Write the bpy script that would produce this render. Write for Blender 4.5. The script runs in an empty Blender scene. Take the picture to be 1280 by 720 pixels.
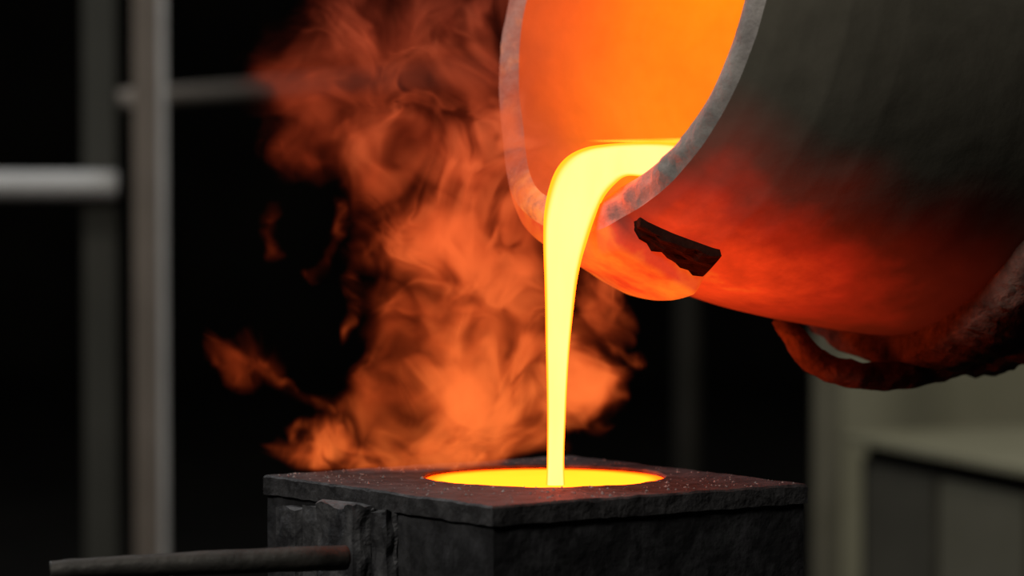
import bpy, bmesh, math, random
from mathutils import Vector, Matrix, noise
random.seed(4)
sc = bpy.context.scene
sc.view_settings.view_transform = 'Standard'
sc.view_settings.look = 'None'

CAMD = 6.0; CAMZ = 1.15; F = 6000.0
def S(px, py, y):
    """measurement taken on the reference photo at real depth y -> world metres"""
    D = CAMD + y
    return Vector(((px-640)*D/F, y, CAMZ-(py-44.5)*D/F))

# ---------------------------------------------------------------- helpers
def new_mat(name):
    m = bpy.data.materials.new(name); m.use_nodes = True
    nt = m.node_tree; nt.nodes.clear()
    out = nt.nodes.new('ShaderNodeOutputMaterial')
    return m, nt, out

def surf_mat(name, c1, c2, scale=8, rough=0.7, metal=0.0, bump=0.3, bscale=40, stretch=(1,1,1), contrast=(0.35,0.65), spec=0.5, bdist=0.004):
    m, nt, out = new_mat(name)
    b = nt.nodes.new('ShaderNodeBsdfPrincipled')
    tc = nt.nodes.new('ShaderNodeTexCoord')
    mp = nt.nodes.new('ShaderNodeMapping'); mp.inputs['Scale'].default_value = stretch
    nt.links.new(tc.outputs['Object'], mp.inputs[0])
    n = nt.nodes.new('ShaderNodeTexNoise'); n.inputs['Scale'].default_value = scale; n.inputs['Detail'].default_value = 8
    n.inputs['Roughness'].default_value = 0.65
    nt.links.new(mp.outputs[0], n.inputs['Vector'])
    r = nt.nodes.new('ShaderNodeValToRGB')
    r.color_ramp.elements[0].position = contrast[0]; r.color_ramp.elements[1].position = contrast[1]
    r.color_ramp.elements[0].color = (*c1, 1); r.color_ramp.elements[1].color = (*c2, 1)
    nt.links.new(n.outputs['Fac'], r.inputs[0]); nt.links.new(r.outputs[0], b.inputs['Base Color'])
    n2 = nt.nodes.new('ShaderNodeTexNoise'); n2.inputs['Scale'].default_value = bscale; n2.inputs['Detail'].default_value = 8
    nt.links.new(mp.outputs[0], n2.inputs['Vector'])
    bp = nt.nodes.new('ShaderNodeBump'); bp.inputs['Strength'].default_value = bump; bp.inputs['Distance'].default_value = bdist
    nt.links.new(n2.outputs['Fac'], bp.inputs['Height']); nt.links.new(bp.outputs[0], b.inputs['Normal'])
    b.inputs['Roughness'].default_value = rough; b.inputs['Metallic'].default_value = metal
    b.inputs['Specular IOR Level'].default_value = spec
    nt.links.new(b.outputs[0], out.inputs[0])
    return m

def glow_emission(m, stops, strength=1.0, noise_amt=0.25, noise_scale=9):
    """emission driven by the per-vertex 'glow_level' attribute"""
    nt = m.node_tree
    b = [n for n in nt.nodes if n.type == 'BSDF_PRINCIPLED'][0]
    at = nt.nodes.new('ShaderNodeAttribute'); at.attribute_name = 'glow_level'
    tc = nt.nodes.new('ShaderNodeTexCoord')
    n = nt.nodes.new('ShaderNodeTexNoise'); n.inputs['Scale'].default_value = noise_scale; n.inputs['Detail'].default_value = 6
    n.inputs['Roughness'].default_value = 0.6
    nt.links.new(tc.outputs['Object'], n.inputs['Vector'])
    mr = nt.nodes.new('ShaderNodeMapRange'); mr.inputs['From Min'].default_value = 0.3; mr.inputs['From Max'].default_value = 0.7
    mr.inputs['To Min'].default_value = 1-noise_amt; mr.inputs['To Max'].default_value = 1+noise_amt*0.4
    nt.links.new(n.outputs['Fac'], mr.inputs['Value'])
    mu = nt.nodes.new('ShaderNodeMath'); mu.operation = 'MULTIPLY'
    nt.links.new(at.outputs['Fac'], mu.inputs[0]); nt.links.new(mr.outputs[0], mu.inputs[1])
    r = nt.nodes.new('ShaderNodeValToRGB')
    els = r.color_ramp.elements
    while len(els) > 1: els.remove(els[-1])
    els[0].position = stops[0][0]; els[0].color = (*stops[0][1], 1)
    for p, c in stops[1:]:
        e = els.new(p); e.color = (*c, 1)
    nt.links.new(mu.outputs[0], r.inputs[0])
    nt.links.new(r.outputs[0], b.inputs['Emission Color'])
    b.inputs['Emission Strength'].default_value = strength

def link(o):
    sc.collection.objects.link(o); return o

def mesh_obj(name, verts, faces, mat, smooth=False):
    me = bpy.data.meshes.new(name)
    me.from_pydata([tuple(v) for v in verts], [], faces)
    me.update()
    o = link(bpy.data.objects.new(name, me))
    for mm in (mat if isinstance(mat, (list, tuple)) else [mat]): me.materials.append(mm)
    if smooth:
        for p in me.polygons: p.use_smooth = True
    return o

def box(name, size, loc, mat, rotz=0, bevel=0.004, seg=2, rot=None):
    bm = bmesh.new(); bmesh.ops.create_cube(bm, size=1)
    bmesh.ops.scale(bm, vec=size, verts=bm.verts)
    if bevel: bmesh.ops.bevel(bm, geom=bm.edges[:], offset=bevel, segments=seg, affect='EDGES')
    me = bpy.data.meshes.new(name); bm.to_mesh(me); bm.free()
    o = link(bpy.data.objects.new(name, me)); me.materials.append(mat)
    o.location = loc; o.rotation_euler = rot if rot else (0, 0, rotz)
    return o

def tube(name, pts, radii, mat, flat=1.0, seg=16, wob=0.0, up=Vector((0,0,1))):
    """swept bar through pts with given radii"""
    pts = [Vector(p) for p in pts]; V = []; Fc = []
    P = []; R = []
    n = len(pts)
    for i in range(n-1):
        p0 = pts[max(i-1,0)]; p1 = pts[i]; p2 = pts[i+1]; p3 = pts[min(i+2,n-1)]
        for k in range(8):
            t = k/8
            P.append(0.5*((2*p1)+(-p0+p2)*t+(2*p0-5*p1+4*p2-p3)*t*t+(-p0+3*p1-3*p2+p3)*t**3))
            R.append(radii[i]*(1-t)+radii[i+1]*t)
    P.append(pts[-1]); R.append(radii[-1])
    for i, p in enumerate(P):
        tg = (P[min(i+1,len(P)-1)]-P[max(i-1,0)]).normalized()
        a = tg.cross(up)
        if a.length < 1e-3: a = tg.cross(Vector((0,1,0)))
        a.normalize(); b = a.cross(tg).normalized()
        for k in range(seg):
            th = 2*math.pi*k/seg
            q = a*math.cos(th)*R[i]*flat + b*math.sin(th)*R[i]
            pos = p+q
            if wob: pos = pos + q.normalized()*noise.noise(pos*45)*wob + q.normalized()*noise.noise(pos*140)*wob*0.5
            V.append(pos)
    for i in range(len(P)-1):
        for k in range(seg):
            k2 = (k+1) % seg
            Fc.append((i*seg+k, i*seg+k2, (i+1)*seg+k2, (i+1)*seg+k))
    Fc.append(tuple(range(seg))[::-1]); Fc.append(tuple((len(P)-1)*seg+k for k in range(seg)))
    return mesh_obj(name, V, Fc, mat, True)

def parent(name, loc, kids):
    e = link(bpy.data.objects.new(name, None)); e.location = loc; e.empty_display_size = 0.1
    for k in kids:
        k.parent = e; k.matrix_parent_inverse = Matrix.Translation(-Vector(loc))
    return e

def smst(a, b, x):
    t = max(0, min(1, (x-a)/(b-a))); return t*t*(3-2*t)

# ---------------------------------------------------------------- materials
m_black = surf_mat('dark_wall_paint', (0.004,0.004,0.004), (0.009,0.008,0.007), 2, 0.95, bump=0.1, spec=0.1)
m_floor = surf_mat('foundry_floor_concrete', (0.006,0.006,0.006), (0.013,0.012,0.011), 3, 0.95, spec=0.05)
m_shell = surf_mat('ladle_shell_steel', (0.098,0.090,0.070), (0.135,0.124,0.098), 5, 0.85, 0.0, 0.22, 70, (1,1,1), spec=0.15, bdist=0.002)
glow_emission(m_shell, [(0,(0,0,0)),(0.2,(0.06,0.0035,0.001)),(0.45,(0.30,0.011,0.003)),(0.72,(0.72,0.036,0.006)),(1.0,(0.98,0.17,0.012))], 1.0, 0.26, 16)  # ramp paints the melt's red light onto the shell
m_rim = surf_mat('ladle_rim_ash', (0.22,0.20,0.19), (0.36,0.33,0.31), 30, 0.9, 0.0, 0.7, 90, bdist=0.004, spec=0.2)
glow_emission(m_rim, [(0,(0,0,0)),(0.5,(0.22,0.03,0.006)),(1.0,(1.0,0.22,0.01))], 1.0, 0.4, 40)
m_lining = surf_mat('ladle_refractory_lining', (0.10,0.06,0.03), (0.16,0.09,0.05), 10, 0.95, 0.0, 0.5, 40, spec=0.05)
glow_emission(m_lining, [(0,(0.45,0.055,0.012)),(0.25,(0.66,0.09,0.010)),(0.6,(0.85,0.15,0.004)),(1.0,(0.95,0.24,0.002))], 1.0, 0.25, 5)
m_rust = surf_mat('rusted_iron', (0.035,0.026,0.022), (0.20,0.13,0.105), 22, 0.85, 0.0, 1.0, 55, bdist=0.008, spec=0.25)
m_gus = surf_mat('dark_plate', (0.012,0.006,0.004), (0.03,0.012,0.008), 25, 0.95, 0.0, 0.8, 80, spec=0.1)  # near-black tone for the gusset plate
m_graph = surf_mat('mold_block_iron', (0.014,0.014,0.016), (0.060,0.060,0.066), 20, 0.65, 0.1, 0.9, 60, contrast=(0.44,0.68), bdist=0.003)
m_graph2 = surf_mat('mold_cover_plate_iron', (0.020,0.019,0.021), (0.080,0.078,0.082), 30, 0.7, 0.1, 0.9, 110, contrast=(0.40,0.70), bdist=0.003)
m_lug = surf_mat('clamp_iron', (0.030,0.030,0.034), (0.13,0.13,0.138), 22, 0.6, 0.2, 1.0, 70, contrast=(0.42,0.66), bdist=0.004)
m_bar = surf_mat('handle_bar_steel', (0.022,0.021,0.019), (0.05,0.046,0.042), 20, 0.6, 0.4, 0.6, 60)
m_post = surf_mat('painted_post', (0.13,0.108,0.088), (0.17,0.142,0.118), 4, 0.7)
m_post2 = surf_mat('dull_post', (0.034,0.035,0.028), (0.045,0.045,0.037), 4, 0.8)
m_rail = surf_mat('galvanised_rail', (0.36,0.36,0.36), (0.44,0.44,0.44), 6, 0.6)
m_pipe = surf_mat('grey_pipe', (0.26,0.23,0.21), (0.32,0.29,0.27), 6, 0.7)
m_dpipe = surf_mat('dark_pipe', (0.016,0.015,0.012), (0.022,0.02,0.017), 6, 0.9, spec=0.1)
m_panel = surf_mat('pale_panel', (0.18,0.172,0.115), (0.22,0.21,0.15), 3, 0.85, spec=0.2)
m_cab = surf_mat('cabinet_paint', (0.11,0.105,0.075), (0.14,0.132,0.10), 3, 0.8, spec=0.2)
m_cabd = surf_mat('cabinet_paint_dark', (0.055,0.052,0.040), (0.08,0.075,0.058), 3, 0.8, spec=0.2)  # darker cabinet tone, used on the first door
m_dark = surf_mat('dark_gap', (0.012,0.012,0.01), (0.02,0.02,0.018), 3, 0.9)

def melt_mat(name, hot, cool, scale, stretch=(1,1,1), lo=0.35, hi=0.6, attr=False):
    m, nt, out = new_mat(name)
    tc = nt.nodes.new('ShaderNodeTexCoord'); mp = nt.nodes.new('ShaderNodeMapping'); mp.inputs['Scale'].default_value = stretch
    nt.links.new(tc.outputs['Object'], mp.inputs[0])
    n = nt.nodes.new('ShaderNodeTexNoise'); n.inputs['Scale'].default_value = scale; n.inputs['Detail'].default_value = 4
    nt.links.new(mp.outputs[0], n.inputs['Vector'])
    r = nt.nodes.new('ShaderNodeMapRange'); r.interpolation_type = 'SMOOTHSTEP'
    r.inputs['From Min'].default_value = lo; r.inputs['From Max'].default_value = hi
    src = n.outputs['Fac']
    if attr:
        at = nt.nodes.new('ShaderNodeAttribute'); at.attribute_name = 'glow_level'
        a = nt.nodes.new('ShaderNodeMath'); a.operation = 'MULTIPLY_ADD'
        nt.links.new(n.outputs['Fac'], a.inputs[0]); a.inputs[1].default_value = 0.5
        nt.links.new(at.outputs['Fac'], a.inputs[2]); src = a.outputs[0]
    nt.links.new(src, r.inputs['Value'])
    mx = nt.nodes.new('ShaderNodeMix'); mx.data_type = 'RGBA'
    mx.inputs[6].default_value = (*cool, 1); mx.inputs[7].default_value = (*hot, 1)
    nt.links.new(r.outputs[0], mx.inputs[0])
    e = nt.nodes.new('ShaderNodeEmission'); nt.links.new(mx.outputs[2], e.inputs[0]); e.inputs[1].default_value = 1
    nt.links.new(e.outputs[0], out.inputs[0])
    return m
m_stream = melt_mat('molten_metal_stream', (11.0,1.20,0.36), (9.0,0.66,0.02), 14, (1,1,0.22), 0.30, 0.85, True)
m_pool = melt_mat('molten_metal_pool', (11.0,0.90,0.03), (8.0,0.34,0.006), 9, (1,1,1), 0.45, 1.0, True)
m_melt = melt_mat('molten_metal_surface', (8.0,0.8,0.05), (6.0,0.55,0.01), 12)

# ---------------------------------------------------------------- room shell
def plane_box(name, size, loc, mat): return box(name, size, loc, mat, bevel=0)
plane_box('floor', (9, 19, 0.1), (0, 1, -0.05), m_floor)
plane_box('ceiling', (9, 19, 0.1), (0, 1, 4.55), m_black)
plane_box('wall_back', (9, 0.1, 4.5), (0, 10.45, 2.25), m_black)
plane_box('wall_front', (9, 0.1, 4.5), (0, -8.45, 2.25), m_black)
plane_box('wall_left', (0.1, 18.8, 4.5), (-4.45, 1, 2.25), m_black)
plane_box('wall_right', (0.1, 18.8, 4.5), (4.45, 1, 2.25), m_black)

# ---------------------------------------------------------------- ladle
C = S(790, 0, 0)
d = Vector((0.818, 0.515, -0.257)).normalized()
v = Vector((-0.30, 0, -0.954)); v = (v-d*v.dot(d)).normalized()
u = v.cross(d).normalized()
if u.x < 0: u = -u
def L(s, r, t):
    return C + d*s + (v*math.cos(t)+u*math.sin(t))*r
def lerp_prof(prof, s):
    if s <= prof[0][0]: return prof[0][1]
    for (a, ra), (b, rb) in zip(prof, prof[1:]):
        if s <= b: return ra+(rb-ra)*(s-a)/(b-a)
    return prof[-1][1]
OUT = [(0,0.290),(0.02,0.300),(0.05,0.311),(0.10,0.325),(0.14,0.331),(0.18,0.335),(0.24,0.337),(0.30,0.337),(0.36,0.334),(0.42,0.328),(0.48,0.320),(0.54,0.308),(0.60,0.285),(0.64,0.24),(0.665,0.16),(0.67,0.0)]
INN = [(0,0.247),(0.1,0.260),(0.3,0.272),(0.5,0.25),(0.57,0.2),(0.60,0.0)]
LEVEL = 1.014
NT = 300
def ang(t):
    return (t+math.pi) % (2*math.pi) - math.pi
def shell_vert(s, t):
    r = lerp_prof(OUT, s); ta = math.degrees(ang(t))
    w = smst(-48,-14,ta)*(1-smst(24.5,27.5,ta))
    if s < 0.145:
        r += (0.020+0.06*max(0,s))*w*smst(-0.01,0.02,s)*(1-smst(0.126,0.131,s)) + 0.008*w*(1-smst(0,0.1,s))
        s -= 0.016*w*(1-smst(0,0.06,s))
    p = L(s, r, t)
    nrm = (v*math.cos(t)+u*math.sin(t))
    return p + nrm*(noise.noise(p*6)*0.003 + noise.noise(p*30)*0.0010)
def build_rings(name, rings, mat, glowf):
    V = []; Fc = []
    for rg in rings: V += rg
    for i in range(len(rings)-1):
        for k in range(NT):
            k2 = (k+1) % NT
            Fc.append((i*NT+k, i*NT+k2, (i+1)*NT+k2, (i+1)*NT+k))
    o = mesh_obj(name, V, Fc, mat, True)
    a = o.data.attributes.new('glow_level', 'FLOAT', 'POINT')
    for i, p in enumerate(V): a.data[i].value = glowf(p)
    return o
ts = [2*math.pi*k/NT for k in range(NT)]
def loc_st(p):
    q = p-C; return q.dot(d), math.degrees(math.atan2(q.dot(u), q.dot(v)))
def shell_painted_light(p):
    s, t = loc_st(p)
    # red light from the pool painted as emission, brightest at the pouring lip
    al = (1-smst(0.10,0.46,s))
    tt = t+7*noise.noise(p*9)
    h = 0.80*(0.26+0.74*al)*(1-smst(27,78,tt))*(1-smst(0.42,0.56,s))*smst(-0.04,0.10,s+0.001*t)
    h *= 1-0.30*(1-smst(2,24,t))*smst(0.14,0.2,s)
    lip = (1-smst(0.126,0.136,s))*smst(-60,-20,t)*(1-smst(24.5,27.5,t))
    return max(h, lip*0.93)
ss = [0.0]
while ss[-1] < 0.2: ss.append(ss[-1]+0.004)
while ss[-1] < 0.58: ss.append(ss[-1]+0.012)
ss += [0.60,0.62,0.64,0.655,0.665,0.67]
shell = build_rings('shell', [[shell_vert(s, t) for t in ts] for s in ss], m_shell, shell_painted_light)
def in_vert(s, t):
    r = lerp_prof(INN, s); ta = math.degrees(ang(t))
    w = smst(-45,-8,ta)*(1-smst(12,30,ta))
    r += 0.020*w*(1-smst(0,0.12,s)); s -= 0.016*w*(1-smst(0,0.05,s))
    p = L(s, r, t); return p + (v*math.cos(t)+u*math.sin(t))*noise.noise(p*14)*0.003
si = [0,0.01,0.02,0.035,0.05,0.07,0.1,0.14,0.18,0.24,0.3,0.38,0.45,0.5,0.54,0.57,0.59,0.60]
def lining_heat(p):
    s, t = loc_st(p)
    return 0.03+0.97*smst(-0.03,0.28,s)
lining = build_rings('refractory_lining', [[in_vert(s, t) for t in ts] for s in si], m_lining, lining_heat)
rings = []
for j in range(9):
    f = j/8; rg = []
    for t in ts:
        p = shell_vert(0, t)*(1-f) + in_vert(0, t)*f
        cr = 1+2.2*smst(10,30,math.degrees(ang(t)))*(1-smst(45,70,math.degrees(ang(t))))
        p = p - d*(0.007*math.sin(f*math.pi) + cr*(0.0025*noise.noise(p*40) + 0.0015*noise.noise(p*110)))*(1 if 0 < j < 8 else 0)
        rg.append(p)
    rings.append(rg)
def rim_glow(p):
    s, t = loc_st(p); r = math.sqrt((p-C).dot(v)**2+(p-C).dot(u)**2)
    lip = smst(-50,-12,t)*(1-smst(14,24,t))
    return max(lip*0.9, 0.28*(1-smst(0.248,0.261,r)), 0.54*smst(-175,-130,t)*(1-smst(-40,-20,t)))  # emission at the lip, the inner edge and along the left side
rim = build_rings('rim', rings, m_rim, rim_glow)

def patch(name, corners, r0, thick, mat, n=10):
    """curved plate hugging the shell, corners in (s, t_deg)"""
    V = []; Fc = []
    for lay in (0, 1):
        for i in range(n+1):
            for j in range(n+1):
                a, b = i/n, j/n
                s = (corners[0][0]*(1-a)+corners[1][0]*a)*(1-b)+(corners[3][0]*(1-a)+corners[2][0]*a)*b
                t = (corners[0][1]*(1-a)+corners[1][1]*a)*(1-b)+(corners[3][1]*(1-a)+corners[2][1]*a)*b
                p = L(s, lerp_prof(OUT, s)+r0+lay*thick, math.radians(t))
                V.append(p+Vector((1,1,1))*(noise.noise(p*60)*0.004+noise.noise(p*150)*0.002))
    N = (n+1)**2
    for lay in (0,1):
        for i in range(n):
            for j in range(n):
                q = [lay*N+i*(n+1)+j, lay*N+(i+1)*(n+1)+j, lay*N+(i+1)*(n+1)+j+1, lay*N+i*(n+1)+j+1]
                Fc.append(tuple(q if lay else q[::-1]))
    for i in range(n):
        for (A, B) in (((i,0),(i+1,0)), ((i,n),(i+1,n)), ((0,i),(0,i+1)), ((n,i),(n,i+1))):
            a = A[0]*(n+1)+A[1]; b = B[0]*(n+1)+B[1]
            Fc.append((a, b, b+N, a+N))
    return mesh_obj(name, V, Fc, mat)
gusset = patch('spout_gusset', [(0.014,27.0),(0.126,25.0),(0.108,36.5),(0.010,31)], -0.006, 0.016, m_gus)

def hoop(name, s0, s1, r0, r1, mat, wob=0.006):
    V = []; Fc = []; n = 200; prof = [(s0,r0),(s0,r1*0.5+r0*0.5),(s0+0.004,r1),((s0+s1)/2,r1+0.004),(s1-0.004,r1),(s1,r0)]
    m_ = len(prof)
    for k in range(n):
        t = 2*math.pi*k/n
        for (s, r) in prof:
            p = L(s, r, t); nz = noise.noise(p*28)*wob+noise.noise(p*90)*wob*0.6
            V.append(L(s+nz*0.6, r+nz, t))
    for k in range(n):
        for j in range(m_-1):
            a = k*m_+j; b = ((k+1) % n)*m_+j
            Fc.append((a, a+1, b+1, b))
    return mesh_obj(name, V, Fc, mat, True)
hoop1 = hoop('carrying_hoop', 0.475, 0.575, 0.29, 0.350, m_rust, 0.008)
hoop2 = hoop('bottom_hoop', 0.575, 0.66, 0.22, 0.33, m_rust, 0.010)

bail = tube('tilting_loop', [S(972,398,0.17), S(990,418,0.16), S(1015,447,0.15), S(1055,466,0.15), S(1105,471,0.17), S(1155,462,0.20), S(1205,440,0.22), S(1260,425,0.24), S(1320,400,0.26)],
            [0.009,0.015,0.018,0.018,0.018,0.021,0.030,0.036,0.038], m_rust, 1.0, 24, 0.003)
tip = C + d*0.62
arm = tube('support_arm', [tip, tip+Vector((0.25,0.12,-0.02)), Vector((1.35, tip.y+0.25, tip.z-0.02))], [0.045,0.045,0.045], m_rust, 1, 20)
post = tube('stand_post', [(1.35, tip.y+0.25, 0.02), (1.35, tip.y+0.25, 0.6), (1.35, tip.y+0.25, tip.z+0.1)], [0.06,0.055,0.055], m_bar, 1, 20)
foot = box('stand_foot', (0.6,0.6,0.03), (1.35, tip.y+0.25, 0.015), m_bar)
V = []; Fc = []
def tsol(s, r):
    A = r*v.z; B = r*u.z; K = LEVEL-(C.z+d.z*s)
    M = math.hypot(A, B)
    if abs(K) > M: return None
    ph = math.atan2(B, A); q = math.acos(K/M)
    return ph-q, ph+q
ns = 0
for k in range(24):
    s = 0.11+k*0.018
    r = lerp_prof(INN, s)-0.002
    so = tsol(s, r)
    if so is None: continue
    V += [L(s, r, so[0]), L(s, r, so[1])]; ns += 1
for k in range(ns-1): Fc.append((2*k, 2*k+1, 2*k+3, 2*k+2))
melt = mesh_obj('melt_surface', V, Fc, m_melt)
parent('pouring_ladle', C, [shell, lining, rim, gusset, hoop1, hoop2, bail, arm, post, foot, melt])

# ---------------------------------------------------------------- molten stream
secs = [
 ((868,182),(880,232),-0.055,0.045),
 ((825,177.5),(842,224),-0.072,0.045),
 ((790,178),(806,221),-0.079,0.045),
 ((758,180),(783,220),-0.084,0.045),
 ((732,184),(768,231),-0.088,0.043),
 ((711,194),(756,246),-0.092,0.040),
 ((696,211),(748,263),-0.095,0.036),
 ((686,236),(741,281),-0.097,0.032),
 ((680,268),(734,303),-0.098,0.029),
 ((679,305),(727,327),-0.099,0.025),
 ((680,345),(721,355),-0.099,0.022),
 ((681,390),(716.5,393),-0.098,0.019),
 ((682,440),(712.5,440),-0.096,0.016),
 ((683,490),(709.5,490),-0.094,0.0135),
 ((684,540),(707.5,540),-0.092,0.012),
 ((684.5,580),(706.5,580),-0.090,0.011),
 ((683.5,607),(707,607),-0.088,0.012)]
def cat(a, b, c, e, t): return 0.5*((2*b)+(c-a)*t+(2*a-5*b+4*c-e)*t*t+(3*b-a-3*c+e)*t**3)
rows = []
def flat(q): return [q[0][0],q[0][1],q[1][0],q[1][1],q[2],q[3]]
for i in range(len(secs)-1):
    fs = [flat(secs[k]) for k in (max(i-1,0), i, i+1, min(i+2,len(secs)-1))]
    for k in range(6):
        rows.append([cat(fs[0][j],fs[1][j],fs[2][j],fs[3][j],k/6) for j in range(6)])
rows.append(flat(secs[-1]))
V = []; Fc = []; NS = 32; hs_ = []
for rr in rows:
    A = S(rr[0],rr[1],rr[4]); B = S(rr[2],rr[3],rr[4]); c = (A+B)/2; h = (A-B)/2
    for k in range(NS):
        th = 2*math.pi*k/NS
        p = c + h*math.cos(th) + Vector((0,1,0))*rr[5]*math.sin(th)
        p.x += noise.noise(Vector((p.x*20, p.y*20, p.z*9)))*0.0020
        V.append(p); hs_.append(0.5*(1-smst(0.72,1.0,abs(math.cos(th)))))
for i in range(len(rows)-1):
    for k in range(NS):
        k2 = (k+1) % NS
        Fc.append((i*NS+k, i*NS+k2, (i+1)*NS+k2, (i+1)*NS+k))
Fc.append(tuple(range(NS))[::-1])
st = mesh_obj('molten_metal_stream', V, Fc, m_stream, True)
at = st.data.attributes.new('glow_level', 'FLOAT', 'POINT')
for i, h in enumerate(hs_): at.data[i].value = h

# ---------------------------------------------------------------- mold block
TOP = 0.60
N0 = Vector((-0.023,-0.40,0)); eL = Vector((-0.289,0.40,0)); eR = Vector((0.387,0.28,0))
def MP(a, b, z): q = N0+eL*a+eR*b; return Vector((q.x, q.y, z))
pc = Vector((0.041,-0.01)); PR = 0.151
def edge_pt(ang_):
    dx, dy = math.cos(ang_), math.sin(ang_)
    best = None
    cs = [MP(0,0,0), MP(0,1,0), MP(1,1,0), MP(1,0,0)]
    for i in range(4):
        p, q = cs[i], cs[(i+1) % 4]; ex, ey = q.x-p.x, q.y-p.y
        det = dx*(-ey)+ex*dy
        if abs(det) < 1e-9: continue
        bx, by = p.x-pc.x, p.y-pc.y
        tt = (bx*(-ey)+ex*by)/det; uu = (dx*by-dy*bx)/det
        if tt > 0 and -1e-6 <= uu <= 1+1e-6 and (best is None or tt < best): best = tt
    return Vector((pc.x+dx*best, pc.y+dy*best))
n = 360
angs = [2*math.pi*k/n for k in range(n)]
for c_ in (MP(0,0,0), MP(0,1,0), MP(1,1,0), MP(1,0,0)):
    angs.append(math.atan2(c_.y-pc.y, c_.x-pc.x) % (2*math.pi))
angs.sort(); n = len(angs)
V = []; Fc = []
radial = [0.0, 0.02, 0.06, 0.15, 0.3, 0.5, 0.7, 0.85, 0.95, 0.985, 1.0]
TH = 0.024
for a_ in angs:
    e_ = edge_pt(a_); ci = Vector((pc.x+math.cos(a_)*PR, pc.y+math.sin(a_)*PR))
    col = [Vector((ci.x, ci.y, TOP-0.09)), Vector((ci.x, ci.y, TOP-0.02))]
    chip = max(0, noise.noise(Vector((e_.x*45,e_.y*45,5)))-0.25)*0.008
    for f in radial:
        q = ci.lerp(e_, f)
        z = TOP + noise.noise(Vector((q.x*14, q.y*14, 0)))*0.0012 + noise.noise(Vector((q.x*55, q.y*55, 7)))*0.0008 - (0.002 if f == 0 else 0) - ((0.0025+chip) if f == 1 else 0)
        if f >= 0.98: z += noise.noise(Vector((q.x*60, q.y*60, 3)))*0.0008
        col.append(Vector((q.x, q.y, z)))
    wv = noise.noise(Vector((e_.x*35,e_.y*35,1)))*0.0015-chip*0.4
    dr = (e_-pc).normalized()
    col.append(Vector((e_.x+dr.x*wv, e_.y+dr.y*wv, TOP-0.013)))
    col.append(Vector((e_.x, e_.y, TOP-TH+noise.noise(Vector((e_.x*50,e_.y*50,8)))*0.0015)))
    q = ci.lerp(e_, 0.8); col.append(Vector((q.x, q.y, TOP-TH)))
    V += col; m_ = len(col)
for i in range(n):
    for j in range(m_-1):
        a_ = i*m_+j; b_ = ((i+1) % n)*m_+j
        Fc.append((a_, b_, b_+1, a_+1))
cover = mesh_obj('cover_plate', V, Fc, m_graph2)
def rough_prism(name, corners, z0, z1, mat, step=0.012, amp=0.003, seed=0):
    V = []; Fc = []
    cs = [Vector((c.x, c.y, 0)) for c in corners]
    per = []
    for i in range(len(cs)):
        p, q = cs[i], cs[(i+1) % len(cs)]; k = max(2, int((q-p).length/step))
        for j in range(k): per.append((p.lerp(q, j/k), (q-p).normalized().cross(Vector((0,0,1))), j == 0))
    nz = max(3, int((z1-z0)/step)); n = len(per)
    for iz in range(nz+1):
        z = z0+(z1-z0)*iz/nz
        for (p, nn, corner) in per:
            w = amp*noise.noise(Vector((p.x*25+seed, p.y*25, z*25))) + amp*0.6*noise.noise(Vector((p.x*80, p.y*80+seed, z*50)))
            V.append(Vector((p.x, p.y, z + (noise.noise(Vector((p.x*50,p.y*50,seed)))*amp*1.5 if iz == nz else 0)))+nn*w*(0.5 if corner else 1))
    for iz in range(nz):
        for k in range(n):
            k2 = (k+1) % n
            Fc.append((iz*n+k, iz*n+k2, (iz+1)*n+k2, (iz+1)*n+k))
    Fc.append(tuple(range(n))[::-1]); Fc.append(tuple(nz*n+k for k in range(n)))
    return mesh_obj(name, V, Fc, mat)
i0 = 0.008
body = rough_prism('block_body', [MP(i0,i0,0), MP(i0,1-i0,0), MP(1-i0,1-i0,0), MP(1-i0,i0,0)], 0.25, TOP-TH+0.002, m_graph, 0.010, 0.0012)
V = []; Fc = []; heats = []
nr = 20; na = 96; PZ = TOP-0.005
V.append(Vector((pc.x, pc.y, PZ))); heats.append(0.75)
for i in range(1, nr+1):
    for k in range(na):
        a_ = 2*math.pi*k/na; r = (PR-0.001)*i/nr
        V.append(Vector((pc.x+r*math.cos(a_), pc.y+r*math.sin(a_), PZ + (0.002*math.sin(i*1.4)*math.exp(-i*0.18)))))
        heats.append(0.75 - 0.50*smst(0.80, 1.0, i/nr) - 0.12*smst(0.2,0.9,math.sin(a_)*i/nr))
for k in range(na): Fc.append((0, 1+k, 1+(k+1) % na))
for i in range(nr-1):
    for k in range(na):
        k2 = (k+1) % na
        Fc.append((1+i*na+k, 1+(i+1)*na+k, 1+(i+1)*na+k2, 1+i*na+k2))
pool = mesh_obj('molten_pool', V, Fc, m_pool, True)
at = pool.data.attributes.new('glow_level', 'FLOAT', 'POINT')
for i, h in enumerate(heats): at.data[i].value = h
out_n = Vector((-eL.y, eL.x, 0)).normalized()
if out_n.y > 0: out_n = -out_n
def lug(name, a0, a1, z0, z1, th, mat, seed, amp=0.003):
    p0 = MP(a0,0.01,0); p1 = MP(a1,0.01,0)
    cs = [p0, p0+out_n*th, p1+out_n*th, p1]
    return rough_prism(name, cs[::-1], z0, z1, mat, 0.005, amp, seed)
lugs = [lug('clamp_lug', 0.50, 0.66, 0.30, TOP-0.022, 0.036, m_lug, 3, 0.006),
        lug('clamp_jaw', 0.68, 0.79, 0.30, TOP-0.030, 0.014, m_lug, 9, 0.003),
        lug('side_rib', 0.80, 0.89, 0.30, TOP-0.034, 0.022, m_lug, 15, 0.003),
        lug('locking_wedge', 0.405, 0.47, 0.30, TOP-0.022, 0.018, m_graph, 21, 0.009)]
V = []; Fc = []
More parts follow.
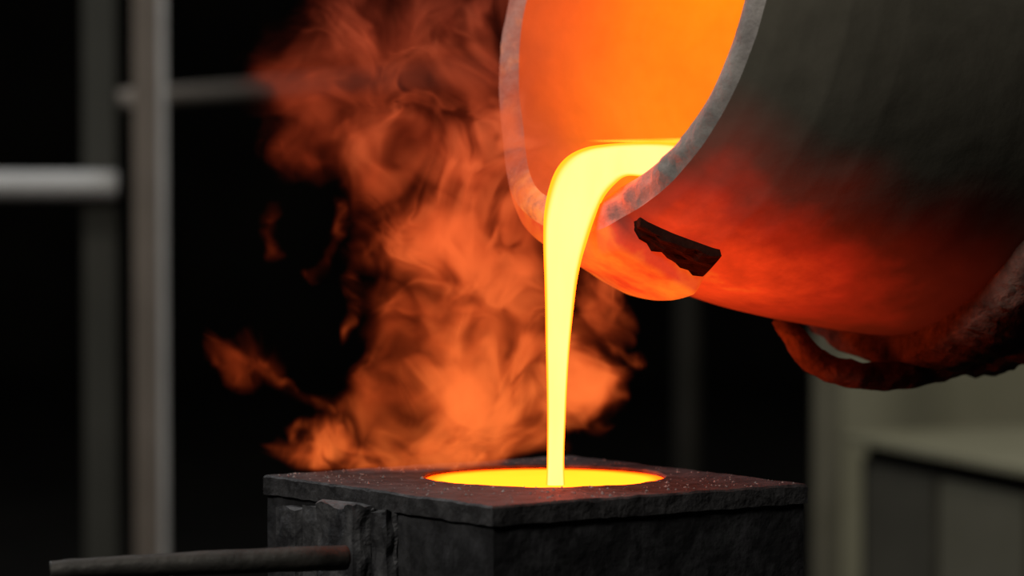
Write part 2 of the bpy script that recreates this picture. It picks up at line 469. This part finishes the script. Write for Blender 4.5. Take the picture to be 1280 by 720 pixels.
for k in range(500):
    a_ = random.uniform(0.02,0.98); b_ = random.uniform(0.02,0.98)
    q = MP(a_, b_, TOP)
    if (Vector((q.x,q.y))-pc).length < PR+0.006: continue
    r = random.choice([0.0010,0.0014,0.0018,0.0026]); base = len(V)
    for dx, dy, dz in ((1,0,0),(0,1,0),(-1,0,0),(0,-1,0),(0,0,1)):
        V.append(q+Vector((dx,dy,dz))*r*random.uniform(0.6,1.3))
    for f in ((0,1,4),(1,2,4),(2,3,4),(3,0,4)): Fc.append(tuple(base+i for i in f))
m_crumb = surf_mat('slag_grit', (0.12,0.11,0.11), (0.34,0.32,0.31), 60, 0.8)
crumbs = mesh_obj('slag_crumbs', V, Fc, m_crumb)
parent('casting_mold', (0.06,-0.05,TOP), [cover, body, pool, crumbs]+lugs)
cz = MP(0.5,0.5,0)
rz = math.atan2(eR.y, eR.x)
tbl = [box('table_top', (0.62,0.62,0.04), (cz.x,cz.y,0.2295), m_bar, rz)]
for a_, b_ in ((0,0),(0,1),(1,0),(1,1)):
    q = MP(a_,b_,0); tbl.append(box('leg', (0.05,0.05,0.2095), (q.x,q.y,0.10475), m_bar, rz))
parent('mold_stand', (cz.x,cz.y,0.25), tbl)

hb = tube('handle_bar', [S(60,716,-0.36), S(120,712,-0.355), S(250,706,-0.34), S(370,701,-0.32), S(430,699,-0.29)], [0.012,0.013,0.0145,0.0150,0.0150], m_bar, 1.0, 18, 0.001)
hs = tube('bar_support', [S(200,722,-0.345), Vector((S(200,716,-0.345).x,-0.345,0.25)), Vector((S(200,716,-0.345).x,-0.345,0.0))], [0.01,0.01,0.012], m_bar, 1, 12)
parent('mold_clamp_handle', S(434,699,-0.29), [hb, hs])

# ---------------------------------------------------------------- background
def vpost(name, px, w, y, mat, z1=3.2, dep=0.06):
    p = S(px, 300, y); return box(name, (w, dep, z1), (p.x, y, z1/2), mat, bevel=0.004)
A = vpost('post', 186, 0.054, 3.0, m_post, 3.6)
A1 = vpost('post_flange', 204, 0.012, 2.955, m_rail, 3.6, 0.03)
B = vpost('rear_post', 126, 0.062, 3.08, m_post2, 3.6)
r1 = S(145, 232, 3.0)
rail = tube('cross_rail', [(-2.4,3.02,r1.z),(-1.5,3.02,r1.z),(r1.x,3.02,r1.z)], [0.027]*3, m_rail, 1, 20)
parent('gate_frame', (A.location.x,3.0,0), [A, A1, B, rail])
tube('service_pipe', [(-0.74,3.1,1.03),(-0.45,5.5,1.03),(0.0,9.4,1.03),(0.12,10.38,1.03)], [0.018,0.020,0.026,0.026], m_pipe, 1, 16)
p = S(860,400,4.0)
tube('drain_pipe', [(p.x,4.0,0.0),(p.x,4.0,1.5),(p.x,4.0,4.4)], [0.028]*3, m_dpipe, 1, 16)
p = S(1034,500,3.0)
box('partition_post', (0.05,0.05,3.0), (p.x,3.0,1.5), m_cab)
box('partition_panel', (1.9,0.03,1.3), (0.66+0.95,3.62,0.65), m_panel)
f0 = Vector((0.64,3.0,0)); f1 = Vector((1.02,1.93,0)); fd = (f1-f0).normalized(); bd = Vector((-fd.y, fd.x, 0))
if bd.x < 0: bd = -bd
ln = (f1-f0).length; rc = math.atan2(fd.y, fd.x)
def cb(name, a, b, dpt0, dpt1, z0, z1, mat, bev=0.003):
    c_ = f0+fd*(a+b)/2+bd*(dpt0+dpt1)/2
    return box(name, (b-a, dpt1-dpt0, z1-z0), (c_.x,c_.y,(z0+z1)/2), mat, rc, bevel=bev)
cab = [cb('top_board',-0.02,ln+0.02,-0.03,0.5,0.39,0.405,m_panel), cb('carcass',0,ln,0.02,0.48,0.05,0.36,m_dark),
       cb('shadow_gap',0,ln,0.03,0.48,0.36,0.39,m_dark), cb('plinth',0.02,ln-0.02,0.03,0.46,0.0,0.05,m_dark)]  # dark strip paints the shadow gap under the top board
k = 3
for i in range(k):
    cab.append(cb('door_panel_%d' % (i+1), ln*i/k+0.012+(0.05 if i == 0 else 0), ln*(i+1)/k-0.012, 0.0, 0.02, 0.07, 0.35, m_cabd if i == 0 else m_cab))
parent('storage_cabinet', f0, cab)

# ---------------------------------------------------------------- smoke plume
def build_smoke():
    SY = 0.02
    blobs = [(505,40,140,110,.60),(420,110,85,95,.50),(585,60,75,120,.75),(515,175,105,95,1.0),(612,210,92,130,1.15),(385,190,36,40,.25),
             (570,300,105,90,1.15),(645,340,75,115,1.15),(600,410,105,75,1.15),(495,400,45,50,.5),(605,490,130,62,1.3),(668,440,65,60,1.05),
             (718,497,64,52,1.35),(402,556,52,36,1.0),(480,500,55,50,.7),(470,572,90,24,1.1),(565,548,105,46,1.25),(645,542,55,36,1.0),
             (742,370,30,62,.7),(660,260,60,90,.95),(300,450,42,22,.22)]
    wisps = [[(342,255),(333,285),(342,318)],
             [(416,262),(422,292),(410,322),(388,348)],
             [(262,436),(290,455),(320,462),(350,480),(400,500),(440,495)],
             [(735,390),(748,420),(768,440),(800,456)],
             [(372,560),(368,540),(390,528),(418,534),(426,556),(405,578),(375,572)],
             [(445,468),(470,452),(497,462),(505,495),(490,530),(455,565),(520,582),(600,575)],
             [(560,575),(620,560),(650,530),(640,490),(600,470),(560,490),(560,520)],
             [(700,520),(735,515),(748,490),(728,465),(695,460)],
             [(330,190),(350,120),(390,80),(440,60)],[(430,420),(450,380),(440,340),(470,300)]]
    mn = Vector((-0.43,-0.10,0.592)); mx = Vector((0.185,0.17,1.26))
    me = bpy.data.meshes.new('smoke_plume')
    V = []; E = []
    for w in wisps:
        pts = [S(a, b, SY+0.03*math.sin(i*1.3)) for i, (a, b) in enumerate(w)]
        nn = len(pts); sm = []
        for i in range(nn-1):
            q = [pts[max(i-1,0)], pts[i], pts[i+1], pts[min(i+2,nn-1)]]
            for k_ in range(6): sm.append(cat(q[0],q[1],q[2],q[3],k_/6))
        sm.append(pts[-1]); b0 = len(V)
        V += [tuple(x) for x in sm]; E += [(b0+i, b0+i+1) for i in range(len(sm)-1)]
    me.from_pydata(V, E, [])
    o = link(bpy.data.objects.new('smoke_plume', me))
    m, nt, out = new_mat('smoke_painted_glow')
    info = nt.nodes.new('ShaderNodeAttribute'); info.attribute_name = 'density'
    tc = nt.nodes.new('ShaderNodeTexCoord'); sx = nt.nodes.new('ShaderNodeSeparateXYZ'); nt.links.new(tc.outputs['Object'], sx.inputs[0])
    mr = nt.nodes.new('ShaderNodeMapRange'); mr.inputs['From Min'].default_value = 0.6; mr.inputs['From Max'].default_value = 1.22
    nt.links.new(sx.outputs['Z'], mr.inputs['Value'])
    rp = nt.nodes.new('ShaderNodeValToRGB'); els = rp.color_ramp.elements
    els[0].color = (1.02,0.165,0.030,1); els[1].color = (0.46,0.075,0.034,1)  # melt light on the smoke painted as emission, brighter orange low down
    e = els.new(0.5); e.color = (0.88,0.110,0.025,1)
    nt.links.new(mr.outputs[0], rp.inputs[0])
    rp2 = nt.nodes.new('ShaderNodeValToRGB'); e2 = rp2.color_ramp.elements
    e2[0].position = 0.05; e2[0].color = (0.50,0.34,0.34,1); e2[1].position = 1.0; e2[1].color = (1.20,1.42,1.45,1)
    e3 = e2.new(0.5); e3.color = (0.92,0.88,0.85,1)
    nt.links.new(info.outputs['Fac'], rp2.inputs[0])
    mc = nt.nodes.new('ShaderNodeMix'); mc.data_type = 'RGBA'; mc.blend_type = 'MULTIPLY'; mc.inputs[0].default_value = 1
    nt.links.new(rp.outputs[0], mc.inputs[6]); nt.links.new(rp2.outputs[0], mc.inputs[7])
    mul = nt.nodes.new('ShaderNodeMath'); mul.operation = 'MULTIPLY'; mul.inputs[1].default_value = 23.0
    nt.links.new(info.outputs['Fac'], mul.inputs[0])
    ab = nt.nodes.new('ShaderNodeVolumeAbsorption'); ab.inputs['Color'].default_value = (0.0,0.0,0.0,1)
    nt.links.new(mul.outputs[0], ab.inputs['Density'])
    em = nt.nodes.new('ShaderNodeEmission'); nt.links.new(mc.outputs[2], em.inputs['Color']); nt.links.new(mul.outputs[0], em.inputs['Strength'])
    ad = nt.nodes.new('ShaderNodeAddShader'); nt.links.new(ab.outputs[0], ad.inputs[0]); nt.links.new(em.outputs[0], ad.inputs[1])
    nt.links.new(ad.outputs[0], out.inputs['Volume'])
    ng = bpy.data.node_groups.new('smoke_field', 'GeometryNodeTree')
    ng.interface.new_socket('Geometry', in_out='INPUT', socket_type='NodeSocketGeometry')
    ng.interface.new_socket('Geometry', in_out='OUTPUT', socket_type='NodeSocketGeometry')
    N = ng.nodes; K = ng.links
    gi = N.new('NodeGroupInput'); go = N.new('NodeGroupOutput')
    def setin(sock, val):
        if hasattr(val, 'is_output'): K.new(val, sock)
        else: sock.default_value = val
    def M(op, a, b=0.0, c=None, clamp=False):
        q = N.new('ShaderNodeMath'); q.operation = op; q.use_clamp = clamp
        setin(q.inputs[0], a); setin(q.inputs[1], b)
        if c is not None: setin(q.inputs[2], c)
        return q.outputs[0]
    def VM(op, a, b=None, scale=None):
        q = N.new('ShaderNodeVectorMath'); q.operation = op
        setin(q.inputs[0], a)
        if b is not None: setin(q.inputs[1], b)
        if scale is not None: setin(q.inputs['Scale'], scale)
        return q.outputs['Value'] if op == 'LENGTH' else q.outputs[0]
    def NZ(p_, scale, detail=2.0, rough=0.5, col=False):
        q = N.new('ShaderNodeTexNoise'); q.inputs['Scale'].default_value = scale; q.inputs['Detail'].default_value = detail
        q.inputs['Roughness'].default_value = rough; K.new(p_, q.inputs['Vector'])
        return q.outputs['Color'] if col else q.outputs[0]
    def MR(x, a, b, lo=0.0, hi=1.0):
        q = N.new('ShaderNodeMapRange'); q.interpolation_type = 'SMOOTHSTEP'
        if a > b: a, b, lo, hi = b, a, hi, lo
        q.inputs['From Min'].default_value = a; q.inputs['From Max'].default_value = b
        q.inputs['To Min'].default_value = lo; q.inputs['To Max'].default_value = hi
        K.new(x, q.inputs['Value']); return q.outputs[0]
    pos = N.new('GeometryNodeInputPosition').outputs[0]
    def warp(p_, scale, amt, off):
        q = VM('ADD', p_, off); c_ = NZ(q, scale, 0.0, 0.5, True)
        c_ = VM('SUBTRACT', c_, (0.5,0.5,0.5)); c_ = VM('SCALE', c_, None, amt)
        return VM('ADD', p_, c_)
    pz = VM('MULTIPLY', pos, (1.0,0.7,0.9))
    p1 = warp(pz, 7.0, 0.11, (3.1,1.7,0.3))
    p2 = warp(p1, 14.0, 0.075, (7.1,4.7,2.3))
    p3 = warp(p2, 28.0, 0.045, (1.1,9.7,5.3))
    p4 = warp(p3, 56.0, 0.026, (2.1,0.7,8.3))
    msk = None
    pm = warp(pos, 11.0, 0.070, (0.4,8.1,2.2)); pm = warp(pm, 24.0, 0.048, (6.4,1.1,2.9)); pm = warp(pm, 50.0, 0.026, (6.4,5.1,2.9))
    for (bx, by, rx, ry, w) in blobs:
        c_ = S(bx, by, SY); dlt = VM('SUBTRACT', pm, tuple(c_))
        dlt = VM('MULTIPLY', dlt, (1000/rx, 1000/58.0, 1000/ry)); ln_ = VM('LENGTH', dlt)
        q = MR(ln_, 1.2, 0.4, 0.0, w)
        msk = q if msk is None else M('MAXIMUM', msk, q)
    n1 = NZ(p4, 8.0, 2.0, 0.5)
    rid = M('SUBTRACT', 1.0, M('MULTIPLY', M('ABSOLUTE', M('SUBTRACT', n1, 0.5)), 11.0), clamp=True)
    rid = M('POWER', rid, 1.3)
    n2 = NZ(p4, 9.0, 3.0, 0.6)
    soft = MR(n2, 0.42, 0.64)
    base_ = M('MULTIPLY', M('POWER', msk, 2.0), 0.13)
    body_ = M('ADD', M('MULTIPLY', rid, 0.72), M('MULTIPLY', soft, 0.62))
    dens = M('ADD', M('MULTIPLY', msk, body_), base_)
    px_ = N.new('GeometryNodeProximity'); px_.target_element = 'EDGES'
    K.new(gi.outputs[0], px_.inputs[0])
    wp = warp(warp(warp(pos, 12.0, 0.03, (5,5,5)), 30.0, 0.022, (1,2,3)), 60.0, 0.010, (4,2,3))
    K.new(wp, px_.inputs['Sample Position'] if 'Sample Position' in px_.inputs else px_.inputs[2])
    wr = MR(px_.outputs['Distance'], 0.013, 0.001, 0.0, 1.0)
    wn = M('MULTIPLY', wr, MR(NZ(VM('ADD', p4, (9,9,9)), 14.0, 3.0), 0.42, 0.70, 0.06, 0.65))
    dens = M('MAXIMUM', dens, wn)
    sx2 = N.new('ShaderNodeSeparateXYZ'); K.new(pos, sx2.inputs[0])
    dens = M('MULTIPLY', dens, MR(sx2.outputs['Z'], 0.600, 0.608))
    vc = N.new('GeometryNodeVolumeCube')
    K.new(dens, vc.inputs['Density']); vc.inputs['Min'].default_value = mn; vc.inputs['Max'].default_value = mx
    vs = 0.0024
    for ax, nm in enumerate(('Resolution X','Resolution Y','Resolution Z')):
        vc.inputs[nm].default_value = int((mx[ax]-mn[ax])/(vs if ax != 1 else 0.0035))
    sm_ = N.new('GeometryNodeSetMaterial'); sm_.inputs['Material'].default_value = m
    K.new(vc.outputs[0], sm_.inputs[0]); K.new(sm_.outputs[0], go.inputs[0])
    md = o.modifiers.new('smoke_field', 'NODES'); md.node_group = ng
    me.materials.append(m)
build_smoke()

# ---------------------------------------------------------------- lights
def area(name, loc, target, size, power, col=(1,1,1)):
    l = bpy.data.lights.new(name, 'AREA'); l.energy = power; l.size = size; l.color = col
    o = link(bpy.data.objects.new(name, l)); o.location = loc
    o.rotation_euler = (Vector(target)-Vector(loc)).to_track_quat('-Z', 'Y').to_euler(); return o
area('workshop_lamp', (-1.7,-3.2,3.6), (0.1,0,0.9), 1.0, 88, (1,0.95,0.85))
area('mold_sheen_light', (-2.6,2.6,3.2), (0.0,0.0,0.6), 1.0, 36, (0.9,0.95,1))  # added back light for the sheen on the mold top
area('background_fill', (-0.6,0.8,4.2), (-0.8,3.2,0.8), 1.0, 42, (1,0.95,0.88))  # added fill that brightens the background posts
area('background_fill.001', (1.8,1.2,3.9), (1.1,3.2,0.3), 1.0, 36, (1,0.97,0.85))  # added fill for the right side of the background
w = bpy.data.worlds.new('world'); sc.world = w; w.use_nodes = True
w.node_tree.nodes['Background'].inputs[0].default_value = (0.5,0.5,0.55,1); w.node_tree.nodes['Background'].inputs[1].default_value = 0.01

# ---------------------------------------------------------------- camera
cd = bpy.data.cameras.new('camera'); cam = link(bpy.data.objects.new('camera', cd))
cd.lens = 36*F/1280; cd.sensor_width = 36; cam.location = (0,-CAMD,CAMZ)
cam.rotation_euler = (math.radians(90-math.degrees(math.atan((360-44.5)/F))), 0, 0)
cd.dof.use_dof = True; cd.dof.focus_distance = 5.9; cd.dof.aperture_fstop = 2.4
cd.clip_end = 100
sc.camera = cam
